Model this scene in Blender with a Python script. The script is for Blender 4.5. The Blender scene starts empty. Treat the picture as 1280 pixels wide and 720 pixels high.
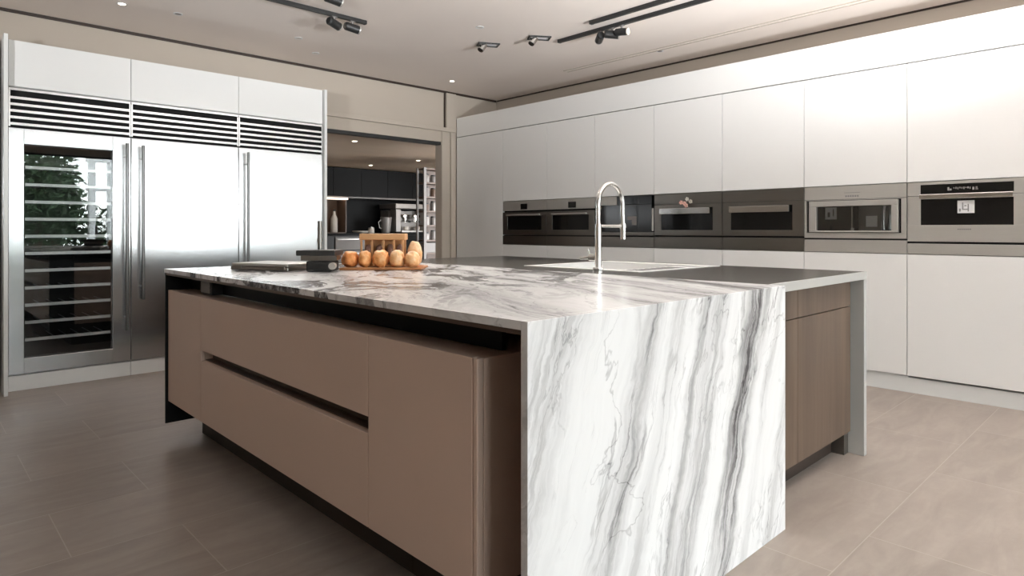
import bpy, bmesh, math, random
from mathutils import Vector, Matrix, noise
random.seed(7)
scn = bpy.context.scene
COL = scn.collection

# ------------------------------------------------------------------ materials
class NT:
    def __init__(s, name):
        s.m = bpy.data.materials.new(name); s.m.use_nodes = True
        s.t = s.m.node_tree; s.t.nodes.clear()
        s.out = s.t.nodes.new('ShaderNodeOutputMaterial')
    def n(s, kind, **kw):
        nd = s.t.nodes.new(kind)
        for k, v in kw.items():
            if k.startswith('_'): setattr(nd, k[1:], v)
        return nd
    def l(s, a, b): s.t.links.new(a, b)
    def math(s, op, a, b=None, c=None, clamp=False):
        nd = s.t.nodes.new('ShaderNodeMath'); nd.operation = op; nd.use_clamp = clamp
        for i, v in enumerate((a, b, c)):
            if v is None: continue
            if isinstance(v, (int, float)): nd.inputs[i].default_value = v
            else: s.l(v, nd.inputs[i])
        return nd.outputs[0]
    def comb(s, x, y, z):
        nd = s.t.nodes.new('ShaderNodeCombineXYZ')
        for i, v in enumerate((x, y, z)):
            if isinstance(v, (int, float)): nd.inputs[i].default_value = v
            else: s.l(v, nd.inputs[i])
        return nd.outputs[0]
    def noise(s, vec, scale, detail=4, rough=.5, dist=0):
        nd = s.t.nodes.new('ShaderNodeTexNoise')
        if vec is not None: s.l(vec, nd.inputs['Vector'])
        nd.inputs['Scale'].default_value = scale; nd.inputs['Detail'].default_value = detail
        nd.inputs['Roughness'].default_value = rough; nd.inputs['Distortion'].default_value = dist
        return nd.outputs['Fac']
    def ramp(s, fac, stops, interp='LINEAR'):
        nd = s.t.nodes.new('ShaderNodeValToRGB'); cr = nd.color_ramp; cr.interpolation = interp
        while len(cr.elements) < len(stops): cr.elements.new(.5)
        for e, (p, c) in zip(cr.elements, stops):
            e.position = p; e.color = (c, c, c, 1) if isinstance(c, (int, float)) else (*c, 1)
        s.l(fac, nd.inputs[0]); return nd.outputs[0]
    def mix(s, fac, a, b):
        nd = s.t.nodes.new('ShaderNodeMix'); nd.data_type = 'RGBA'
        if isinstance(fac, (int, float)): nd.inputs[0].default_value = fac
        else: s.l(fac, nd.inputs[0])
        for i, v in ((6, a), (7, b)):
            if isinstance(v, tuple): nd.inputs[i].default_value = (*v, 1)
            else: s.l(v, nd.inputs[i])
        return nd.outputs[2]
    def bsdf(s, color, rough=.5, metal=0, spec=.5, normal=None, coat=0, emis=None, estr=0):
        b = s.t.nodes.new('ShaderNodeBsdfPrincipled')
        if isinstance(color, tuple): b.inputs['Base Color'].default_value = (*color, 1)
        else: s.l(color, b.inputs['Base Color'])
        if isinstance(rough, (int, float)): b.inputs['Roughness'].default_value = rough
        else: s.l(rough, b.inputs['Roughness'])
        b.inputs['Metallic'].default_value = metal
        b.inputs['Specular IOR Level'].default_value = spec
        b.inputs['Coat Weight'].default_value = coat
        if emis: b.inputs['Emission Color'].default_value = (*emis, 1); b.inputs['Emission Strength'].default_value = estr
        if normal is not None: s.l(normal, b.inputs['Normal'])
        s.l(b.outputs[0], s.out.inputs[0]); return b
    def bump(s, h, strength=.2, dist=.01):
        b = s.t.nodes.new('ShaderNodeBump'); b.inputs['Strength'].default_value = strength
        b.inputs['Distance'].default_value = dist; s.l(h, b.inputs['Height']); return b.outputs[0]
    def obj(s):
        return s.t.nodes.new('ShaderNodeTexCoord').outputs['Object']
    def xyz(s, v):
        nd = s.t.nodes.new('ShaderNodeSeparateXYZ'); s.l(v, nd.inputs[0]); return nd.outputs
    def mapping(s, v, scale=(1, 1, 1), loc=(0, 0, 0), rot=(0, 0, 0)):
        nd = s.t.nodes.new('ShaderNodeMapping'); s.l(v, nd.inputs[0])
        nd.inputs['Scale'].default_value = scale; nd.inputs['Location'].default_value = loc; nd.inputs['Rotation'].default_value = rot
        return nd.outputs[0]

def mottled(name, c, var=.08, rough=.5, scale=6, metal=0, spec=.5, bump=0, coat=0, stretch=(1, 1, 1)):
    t = NT(name); v = t.mapping(t.obj(), stretch)
    f = t.noise(v, scale, 5, .55)
    col = t.mix(f, tuple(x * (1 - var) for x in c), tuple(min(1, x * (1 + var)) for x in c))
    nrm = t.bump(t.noise(v, scale * 12, 3), bump, .002) if bump else None
    t.bsdf(col, rough, metal, spec, nrm, coat); return t.m

M = {}
M['white'] = mottled('white_lacquer', (.83, .83, .82), .01, .16, 2, spec=.5)
M['plinth'] = mottled('pale_plinth', (.74, .75, .74), .02, .3, 3)
M['plaster'] = mottled('beige_plaster', (.50, .44, .375), .03, .85, 3, bump=.05)
M['ceiling'] = mottled('ceiling_plaster', (.83, .755, .70), .02, .7, 2, spec=.3)
M['pantry_ceiling'] = mottled('pantry_ceiling', (.66, .54, .42), .12, .35, 1.2, stretch=(1, 3, 1))
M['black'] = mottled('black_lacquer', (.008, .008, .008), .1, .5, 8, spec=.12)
M['blackmetal'] = mottled('black_metal', (.02, .02, .02), .1, .45, 20)
M['taupe'] = mottled('taupe_lacquer', (.66, .50, .41), .03, .38, 3, spec=.4)
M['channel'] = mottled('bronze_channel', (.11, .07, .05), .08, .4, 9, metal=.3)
M['darkbrown'] = mottled('dark_brown_panel', (.035, .022, .016), .1, .5, 9)
M['panel_white'] = mottled('white_side_panel', (.8, .8, .79), .01, .25, 3)
M['rubber'] = mottled('dark_rubber', (.03, .03, .03), .1, .7, 20)
M['greyplastic'] = mottled('grey_plastic', (.22, .205, .195), .05, .5, 10)
M['paper'] = mottled('white_sticker', (.75, .75, .76), .05, .6, 40)
M['mark'] = mottled('grey_marking', (.22, .22, .22), .05, .5, 40)
M['pine'] = mottled('crate_wood', (.60, .34, .16), .2, .55, 12, stretch=(1, 6, 1), bump=.2)
M['board'] = mottled('board_wood', (.42, .18, .07), .3, .35, 14, stretch=(1, 5, 1), bump=.2)
M['leaf'] = mottled('leaf_green', (.035, .075, .025), .6, .6, 3)
M['bark'] = mottled('tree_bark', (.09, .06, .04), .3, .9, 12, bump=.4)
M['lawn'] = mottled('garden_paving', (.30, .29, .27), .15, .85, 2)
M['reflection_dab'] = mottled('pink_reflection', (.75, .42, .36), .2, .6, 30)  # pink of a reflection, worn by the made-up blossoms
M['silver'] = mottled('silver_enamel', (.30, .285, .27), .06, .4, 8, metal=.3)
M['cream'] = mottled('cream_ceramic', (.62, .58, .52), .05, .4, 10)
M['warmbrown'] = mottled('warm_brown_panel', (.12, .075, .05), .2, .45, 6)

def steel(name, c, rough=.24, stretch=(1, 1, 60), var=.05):
    t = NT(name); v = t.mapping(t.obj(), stretch)
    f = t.noise(v, 9, 5, .6)
    col = t.mix(f, tuple(x * (1 - var) for x in c), tuple(min(1, x * (1 + var)) for x in c))
    r = t.math('ADD', t.math('MULTIPLY', f, .08), rough - .04)
    t.bsdf(col, r, 1.0, .5, t.bump(f, .03, .001)); return t.m
M['steel'] = steel('brushed_steel', (.66, .67, .68), .24)
_t = M['steel'].node_tree; _b = [n for n in _t.nodes if n.type == 'BSDF_PRINCIPLED'][0]
_b.inputs['Anisotropic'].default_value = .85
_c = _t.nodes.new('ShaderNodeCombineXYZ'); _c.inputs[0].default_value = 1
_t.links.new(_c.outputs[0], _b.inputs['Tangent'])
M['steel_lit'] = mottled('lit_steel', (.52, .505, .475), .05, .34, 9, metal=.55, stretch=(1, 1, 40))  # oven steel with bright reflections put into its colour
M['steel_dim'] = steel('dimmed_steel', (.27, .255, .235), .3)  # same oven steel with dark reflections put into its colour
M['handle_steel'] = steel('handle_steel', (.20, .20, .20), .3)
M['steel_bright'] = steel('polished_steel', (.78, .77, .75), .16)
M['steel_edge'] = mottled('steel_edge_band', (.50, .50, .48), .04, .38, 12, metal=.35)

# smoked glass front (opaque, black, glossy)
t = NT('black_glass'); t.bsdf((.006, .006, .006), .06, 0, .5); M['blackglass'] = t.m
M['sink_steel'] = mottled('sink_steel', (.78, .78, .77), .03, .35, 9, metal=.3)
# see-through pane
def pane(name, tint, ior=1.5):
    t = NT(name)
    tr = t.n('ShaderNodeBsdfTransparent'); tr.inputs[0].default_value = (*tint, 1)
    gl = t.n('ShaderNodeBsdfGlossy'); gl.inputs['Roughness'].default_value = .0
    fr = t.n('ShaderNodeFresnel'); fr.inputs[0].default_value = ior
    mx = t.n('ShaderNodeMixShader'); t.l(fr.outputs[0], mx.inputs[0]); t.l(tr.outputs[0], mx.inputs[1]); t.l(gl.outputs[0], mx.inputs[2])
    t.l(mx.outputs[0], t.out.inputs[0]); return t.m
M['pane'] = pane('clear_pane', (.93, .95, .94))
M['smoked_pane'] = pane('smoked_pane', (.95, .96, .96), 1.8)
def emit(name, c, s):
    t = NT(name); t.bsdf(c, .5, emis=c, estr=s); return t.m
M['lamp'] = emit('lamp_lens', (1, .86, .68), 6)
M['lamp_dim'] = emit('lamp_lens_dim', (1, .85, .66), 2.5)
M['striplight'] = emit('shelf_light', (1, .82, .66), .9)

# floor tiles, 0.9 x 0.463 m
def floor_mat():
    t = NT('taupe_stone_tiles'); co = t.obj()
    v = t.mapping(co, loc=(-.43 + .9, -.332, 0))
    b = t.n('ShaderNodeTexBrick'); t.l(v, b.inputs['Vector'])
    b.offset = .605; b.offset_frequency = 2; b.squash = 1
    b.inputs['Scale'].default_value = 1; b.inputs['Brick Width'].default_value = .9; b.inputs['Row Height'].default_value = .463
    b.inputs['Mortar Size'].default_value = .0022; b.inputs['Mortar Smooth'].default_value = .3
    b.inputs['Bias'].default_value = 0
    b.inputs['Color1'].default_value = (.262, .219, .190, 1); b.inputs['Color2'].default_value = (.322, .270, .236, 1)
    b.inputs['Mortar'].default_value = (.43, .37, .33, 1)
    s = t.noise(t.mapping(co, (1.2, 5, 1)), 2.2, 7, .62, .6)
    s2 = t.noise(co, 26, 4)
    f = t.ramp(s, [(.36, 0), (.64, 1)])
    col = t.mix(t.math('MULTIPLY', f, .55), b.outputs[0], (.43, .37, .325))
    col = t.mix(t.math('MULTIPLY', s2, .32), col, (.22, .185, .16))
    r = t.math('ADD', t.math('MULTIPLY', s, .18), .30)
    t.bsdf(col, r, 0, .28, t.bump(t.math('SUBTRACT', t.math('MULTIPLY', s2, .3), b.outputs['Fac']), .12, .002))
    return t.m
M['floor'] = floor_mat()

# veined marble; veins run across the top and down the waterfall end
def marble_mat():
    t = NT('veined_white_marble'); co = t.obj(); X, Y, Z = t.xyz(co)
    n1 = t.math('SUBTRACT', t.noise(co, 1.7, 3, .5), .5)
    n2 = t.math('SUBTRACT', t.noise(co, 6.5, 4, .55), .5)
    n3 = t.math('SUBTRACT', t.noise(co, 30, 3, .6), .5)
    dz = t.math('SUBTRACT', .92, Z); dy = t.math('SUBTRACT', Y, 1.03)
    u = t.math('ADD', X, t.math('MULTIPLY', dz, .33))
    u = t.math('SUBTRACT', u, t.math('MULTIPLY', dy, .38))
    v = t.math('ADD', dz, dy)
    # veins wander more on the top, away from the bookmatched edge
    amp = t.math('ADD', .11, t.math('MULTIPLY', t.math('MAXIMUM', dy, 0), .20))
    u = t.math('ADD', u, t.math('MULTIPLY', n1, amp))
    u = t.math('ADD', u, t.math('MULTIPLY', n2, .07))
    uf = t.math('ADD', u, t.math('MULTIPLY', n3, .02))
    S = 3.2
    def st(x): return x / S
    g = [(-.0, .0), (.10, .45), (.17, .0), (.32, .0), (.42, .6), (.52, .05), (.70, .0), (.80, .55), (.90, .1), (1.02, .04), (1.10, .40), (1.19, .50), (1.27, .12),
         (1.36, .02), (1.44, .04), (1.50, .25), (1.55, .95), (1.595, .35), (1.625, .04), (1.67, .35), (1.705, .42), (1.735, .02), (1.79, .02),
         (1.83, .70), (1.88, .42), (1.93, .62), (1.985, .62), (2.02, .04)]
    g2 = [(1.98, 0.0), (2.10, 0), (2.135, .55), (2.19, 1.0), (2.25, .85), (2.29, .15), (2.33, .02), (2.37, .42), (2.41, .02), (2.50, .05), (2.56, .5), (2.62, .08), (2.75, .2), (2.9, .0)]
    r1 = t.ramp(t.math('DIVIDE', uf, S), [(st(a), b) for a, b in g[:16]])
    r2 = t.ramp(t.math('DIVIDE', uf, S), [(st(a), b) for a, b in [(1.44, .04)] + g[15:28]])
    r3 = t.ramp(t.math('DIVIDE', uf, S), [(st(a), b) for a, b in g2])
    r1 = t.math('MULTIPLY', r1, t.math('LESS_THAN', uf, 1.48))
    r2 = t.math('MULTIPLY', r2, t.math('GREATER_THAN', uf, 1.48))
    band = t.math('MAXIMUM', t.math('MAXIMUM', r1, r2), r3)
    # streaks inside the bands
    sv = t.comb(t.math('MULTIPLY', uf, 26), t.math('MULTIPLY', v, 1.9), 0)
    s1 = t.ramp(t.noise(sv, 1, 6, .7, .8), [(.36, .10), (.58, 1)])
    sv2 = t.comb(t.math('MULTIPLY', uf, 7), t.math('MULTIPLY', v, 1.1), 3.1)
    s2 = t.ramp(t.noise(sv2, 1, 5, .65, .5), [(.36, .35), (.55, 1)])
    a = t.math('MULTIPLY', band, t.math('ADD', .16, t.math('MULTIPLY', .84, t.math('MULTIPLY', s1, s2))))
    # thin crisp veins
    def ridge(scu, scv, off, w, dist=.6):
        vv = t.comb(t.math('MULTIPLY', uf, scu), t.math('MULTIPLY', v, scv), off)
        nn = t.noise(vv, 1, 5, .55, dist)
        d = t.math('ABSOLUTE', t.math('SUBTRACT', nn, .5))
        return t.math('SUBTRACT', 1, t.math('DIVIDE', d, w), clamp=True)
    m1 = t.ramp(t.noise(co, 2.6, 3), [(.42, 0), (.62, 1)])
    m2 = t.ramp(t.noise(t.mapping(co, loc=(7, 3, 1)), 3.1, 3), [(.42, 0), (.6, 1)])
    thin = t.math('MULTIPLY', ridge(4.2, .9, 0, .012), t.math('MULTIPLY', m1, .4))
    thin2 = t.math('MULTIPLY', ridge(9, 1.6, 5.2, .014, .9), t.math('MULTIPLY', m2, .32))
    thin3 = t.math('MULTIPLY', ridge(3.2, 2.6, 9.4, .008, .4), t.math('MULTIPLY', m1, .35))
    haze = t.math('MULTIPLY', t.ramp(t.noise(sv2, .9, 4, .6), [(.5, 0), (.8, 1)]), .15)
    # cloudier grey blotches away from the waterfall edge
    blot = t.ramp(t.noise(t.comb(t.math('MULTIPLY', u, 3.4), t.math('MULTIPLY', v, 2.2), 0), 1, 6, .68, 1.2), [(.50, 0), (.545, 1)])
    blot = t.math('MULTIPLY', blot, t.math('MULTIPLY', t.math('MULTIPLY', t.math('SUBTRACT', dy, .15, clamp=True), 1.3, clamp=True), 1.0))
    blot = t.math('MULTIPLY', blot, t.ramp(t.noise(co, 22, 5, .7), [(.3, .45), (.55, 1)]))
    tot = t.math('ADD', a, t.math('ADD', thin, t.math('ADD', thin2, t.math('ADD', thin3, haze))))
    tot = t.math('MAXIMUM', tot, blot)
    tot = t.math('MINIMUM', tot, 1.0)
    col = t.mix(tot, (.80, .80, .80), (.075, .070, .073))
    t.bsdf(col, .22, 0, .32); return t.m
M['marble'] = marble_mat()

def wood_mat():
    t = NT('dark_smoked_oak'); co = t.obj()
    v = t.mapping(co, (9, 9, .55))
    f = t.noise(v, 1.4, 6, .6, .4)
    g = t.noise(t.mapping(co, (60, 60, 1.2)), 3, 4, .6)
    col = t.ramp(f, [(.3, (.062, .041, .027)), (.5, (.108, .073, .050)), (.7, (.15, .105, .073))])
    col = t.mix(t.math('MULTIPLY', g, .35), col, (.08, .052, .034))
    t.bsdf(col, .42, 0, .4, t.bump(g, .08, .001)); return t.m
M['wood'] = wood_mat()

def counter_mat():
    t = NT('dark_grey_worktop'); co = t.obj()
    f = t.noise(t.mapping(co, (1, 5, 1)), 3, 5, .6)
    col = t.mix(f, (.050, .046, .040), (.085, .080, .070))
    t.bsdf(col, .22, .25, .5); return t.m
M['counter'] = counter_mat()

def crust(name, lo, mid, hi):
    t = NT(name); co = t.obj(); X, Y, Z = t.xyz(co)
    f = t.noise(co, 22, 5, .6); k = t.math('ADD', t.math('MULTIPLY', f, .75), t.math('MULTIPLY', Z, 2.2))
    col = t.ramp(k, [(.3, lo), (.48, mid), (.68, hi)])
    t.bsdf(col, .5, 0, .4, t.bump(t.noise(co, 60, 4), .5, .004)); return t.m
M['crust'] = crust('bread_crust', (.36, .10, .02), (.74, .33, .11), (.88, .58, .32))
M['crust_pale'] = crust('pale_bun_crust', (.50, .18, .06), (.80, .45, .21), (.90, .68, .44))
M['crust_dark'] = crust('dark_bread_crust', (.22, .06, .02), (.62, .22, .06), (.80, .40, .14))
M['rye'] = crust('rye_bun_crust', (.16, .09, .07), (.32, .20, .16), (.45, .33, .27))

# ------------------------------------------------------------------ geometry
class MB:
    def __init__(s): s.bm = bmesh.new()
    def box(s, x0, x1, y0, y1, z0, z1, bev=0.0, seg=2):
        x0, x1 = sorted((x0, x1)); y0, y1 = sorted((y0, y1)); z0, z1 = sorted((z0, z1))
        g = bmesh.ops.create_cube(s.bm, size=1)['verts']
        for v in g:
            v.co = Vector(((x0 + x1) / 2 + v.co.x * (x1 - x0), (y0 + y1) / 2 + v.co.y * (y1 - y0), (z0 + z1) / 2 + v.co.z * (z1 - z0)))
        if bev:
            ed = {e for v in g for e in v.link_edges}
            bmesh.ops.bevel(s.bm, geom=list(ed), offset=bev, segments=seg, profile=.5, affect='EDGES')
        return s
    def cyl(s, p0, p1, r, r2=None, n=24):
        p0, p1 = Vector(p0), Vector(p1); d = p1 - p0
        q = Vector((0, 0, 1)).rotation_difference(d.normalized()).to_matrix().to_4x4()
        bmesh.ops.create_cone(s.bm, cap_ends=True, segments=n, radius1=r, radius2=r if r2 is None else r2, depth=d.length,
                              matrix=Matrix.Translation((p0 + p1) / 2) @ q)
        return s
    def tube(s, pts, r, n=20):
        pts = [Vector(p) for p in pts]; rings = []
        rr = r if isinstance(r, list) else [r] * len(pts)
        up = None
        for i, p in enumerate(pts):
            d = (pts[min(i + 1, len(pts) - 1)] - pts[max(i - 1, 0)]).normalized()
            if up is None:
                up = Vector((0, 1, 0)) if abs(d.y) < .9 else Vector((1, 0, 0))
            a = (up - d * up.dot(d)).normalized(); up = a; b = d.cross(a)
            rings.append([s.bm.verts.new(p + (a * math.cos(2 * math.pi * k / n) + b * math.sin(2 * math.pi * k / n)) * rr[i]) for k in range(n)])
        for A, B in zip(rings, rings[1:]):
            for k in range(n): s.bm.faces.new((A[k], A[(k + 1) % n], B[(k + 1) % n], B[k]))
        s.bm.faces.new(rings[0][::-1]); s.bm.faces.new(rings[-1]); return s
    def lathe(s, cx, cy, prof, n=28):
        rings = []
        for r, z in prof:
            rings.append([s.bm.verts.new((cx + r * math.cos(2 * math.pi * k / n), cy + r * math.sin(2 * math.pi * k / n), z)) for k in range(n)])
        for A, B in zip(rings, rings[1:]):
            for k in range(n): s.bm.faces.new((A[k], A[(k + 1) % n], B[(k + 1) % n], B[k]))
        s.bm.faces.new(rings[0][::-1]); s.bm.faces.new(rings[-1]); return s
    def ring(s, c, r0, r1, h, n=24):
        cx, cy, cz = c; vs = []
        for k in range(n):
            a = 2 * math.pi * k / n; ca, sa = math.cos(a), math.sin(a)
            vs.append([s.bm.verts.new((cx + r * ca, cy + r * sa, cz + z)) for r, z in ((r0, 0), (r1, 0), (r1, h), (r0, h))])
        for k in range(n):
            A, B = vs[k], vs[(k + 1) % n]
            for j in range(4): s.bm.faces.new((A[j], B[j], B[(j + 1) % 4], A[(j + 1) % 4]))
        return s
    def build(s, name, mat, parent=None, smooth=False, loc=None, rz=0):
        bmesh.ops.recalc_face_normals(s.bm, faces=s.bm.faces)
        me = bpy.data.meshes.new(name); s.bm.to_mesh(me); s.bm.free()
        me.materials.append(M[mat] if isinstance(mat, str) else mat)
        if smooth:
            for p in me.polygons: p.use_smooth = True
            me.set_sharp_from_angle(angle=math.radians(40))
        o = bpy.data.objects.new(name, me); COL.objects.link(o)
        if loc: o.location = loc
        o.rotation_euler.z = rz
        if parent:
            o.parent = parent
            if parent.type == 'EMPTY' and parent.get('world_parts'):
                o.matrix_parent_inverse = Matrix.Translation(parent.location).inverted()
        return o

def tag(o, label, cat, group=None, kind=None):
    o['label'] = label; o['category'] = cat
    if group: o['group'] = group
    if kind: o['kind'] = kind
    return o
def thing(name, label, cat, loc=(0, 0, 0), group=None, rz=0, local=False):
    o = bpy.data.objects.new(name, None); COL.objects.link(o); o.empty_display_size = .1
    o.location = loc; o.rotation_euler.z = rz
    tag(o, label, cat, group)
    if not local: o['world_parts'] = 1      # its parts are written in room coordinates
    return o
def struct(name, mb, mat):
    o = mb.build(name, mat); o['kind'] = 'structure'; return o

# ------------------------------------------------------------------ room shell
CZ = 2.845            # ceiling
BW = 6.30             # back wall plane
PC = 2.25             # pantry ceiling
X0, X1, Y0 = -2.6, 5.75, -4.0
struct('floor', MB().box(X0, 9.2, Y0, 10.9, -.1, 0), 'floor')
cm = MB().box(X0, 9.2, Y0, 10.9, CZ, CZ + .12)
struct('ceiling', cm, 'ceiling')
struct('wall_left', MB().box(X0 - .12, X0, Y0, 10.9, 0, CZ), 'plaster')
struct('wall_right', MB().box(X1, X1 + .12, Y0, BW + .12, 0, CZ), 'plaster')
# back wall with the wide opening to the pantry
wb = MB().box(X0, 2.96, BW, BW + .12, 0, CZ).box(2.96, 4.83, BW, BW + .12, 2.215, CZ).box(4.83, X1, BW, BW + .12, 0, CZ)
struct('wall_back', wb, 'plaster')
struct('trim_1', MB().box(2.96, 5.04, BW - .035, BW, 2.345, 2.392, .004), 'plaster')            # ledge over the opening
struct('trim_2', MB().box(4.89, 5.04, BW - .030, BW, 2.392, CZ - .02, .004), 'plaster')         # pilaster
struct('trim_3', MB().box(4.865, 4.888, BW - .004, BW, 2.392, CZ - .02), 'darkbrown')           # dark strip painting the shade beside pilaster
struct('trim_4', MB().box(X0, X1 - .02, BW - .02, BW - .001, CZ - .022, CZ), 'darkbrown')       # dark strip painting the shade at the ceiling edge, back
struct('trim_5', MB().box(X1 - .012, X1 - .001, Y0, BW - .02, CZ - .014, CZ), 'darkbrown')  # dark strip painting the shade at the ceiling edge, right
struct('trim_6', MB().box(2.96, 4.83, BW + .01, BW + .09, 2.178, 2.214), 'blackmetal')          # sliding door track
struct('trim_7', MB().box(4.83, 4.95, BW - .012, BW, 0, 2.345, .003).box(4.965, 5.04, BW - .022, BW, 0, 2.345, .004), 'plaster')
# slim slot diffuser let into the ceiling beside the right wall
struct('trim_8', MB().box(5.17, 5.185, -2.5, 4.6, CZ - .004, CZ).box(5.235, 5.25, -2.5, 4.6, CZ - .004, CZ), 'plaster')

# pantry beyond the opening
struct('wall_pantry_back', MB().box(2.9, 9.2, 10.75, 10.9, 0, PC), 'black')
struct('wall_pantry_left', MB().box(2.78, 2.9, BW + .12, 10.75, 0, PC), 'darkbrown')
struct('wall_pantry_right', MB().box(8.9, 9.0, BW + .12, 10.75, 0, PC), 'darkbrown')
struct('ceiling_pantry', MB().box(2.78, 9.2, BW + .12, 10.9, PC, PC + .1), 'pantry_ceiling')

# front wall, glazed, behind the camera
WX = [-1.0, 1.2, 3.4, 5.6]; WZ0, WZ1 = .06, 2.62
wf = MB().box(X0, WX[0], Y0 - .15, Y0, 0, CZ).box(WX[-1], X1, Y0 - .15, Y0, 0, CZ).box(WX[0], WX[-1], Y0 - .15, Y0, WZ1, CZ).box(WX[0], WX[-1], Y0 - .15, Y0, 0, WZ0)
struct('wall_front', wf, 'plaster')
for i in range(3):
    a, b = WX[i], WX[i + 1]; w = .035
    f = MB()
    for bx in ((a, a + w, WZ0, WZ1), (b - w, b, WZ0, WZ1), (a + w, b - w, WZ0, WZ0 + w), (a + w, b - w, WZ1 - w, WZ1)):
        f.box(bx[0], bx[1], Y0 - .11, Y0 - .05, bx[2], bx[3], .004)
    fo = struct('window_%d' % (i + 1), f, 'blackmetal')
    g = MB().box(a + w, b - w, Y0 - .084, Y0 - .078, WZ0 + w, WZ1 - w).build('glass_pane', 'pane', fo)
gr = struct('ground', MB().box(-14, 18, -22, Y0 - .15, -.2, -.08), 'lawn')

# garden seen mirrored in the wine fridge door
def crown(c, rx, ry, rz, n, size):
    mb = MB(); bm = mb.bm
    for _ in range(n):
        d = Vector((random.gauss(0, 1), random.gauss(0, 1), random.gauss(0, 1))).normalized() * (random.random() ** .4)
        p = Vector((c[0] + d.x * rx, c[1] + d.y * ry, c[2] + d.z * rz))
        q = Matrix.Rotation(random.uniform(0, 6.28), 3, Vector((random.gauss(0, 1), random.gauss(0, 1), random.gauss(0, 1))).normalized())
        L = size * random.uniform(.7, 1.3)
        vs = [bm.verts.new(p + q @ Vector(k)) for k in ((-L, 0, 0), (0, -L * .4, L * .1), (L, 0, 0), (0, L * .4, L * .1))]
        bm.faces.new(vs)
    return mb
def tree(x, y, h, r, label, n=2600):
    t_ = thing('garden_tree', label, 'tree', (x, y, -.08))
    MB().tube([(x, y, -.08), (x + .05, y, h * .4), (x, y + .05, h * .75)], [.10, .07, .03], 12).build('trunk', 'bark', t_, True)
    crown((x, y, h * .62), r, r, h * .40, n, .10).build('foliage', 'leaf', t_)
tree(2.3, -7.0, 3.4, .95, 'leafy green garden tree outside the windows, mirrored in wine fridge glass')
tree(2.9, -9.0, 3.0, .6, 'smaller green garden tree behind windows, mirrored beside the first', 1900)
hd = crown((.3, -10.2, .9), 5.0, .5, 1.5, 9000, .12).build('garden_hedge', 'leaf')
tag(hd, 'tall dark green hedge closing the garden behind the windows', 'hedge', kind='stuff')
pg = thing('pergola', 'white garden pergola standing before the hedge', 'pergola', (4.4, -9.4, -.08))
for x in (3.75, 4.2, 5.3): MB().box(x, x + .16, -9.5, -9.34, -.08, 3.0, .01).build('post', 'panel_white', pg)
MB().box(3.7, 5.8, -9.52, -9.32, 3.0, 3.2, .01).box(3.7, 5.8, -9.48, -9.36, 2.2, 2.3, .01).build('beam', 'panel_white', pg)

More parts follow.
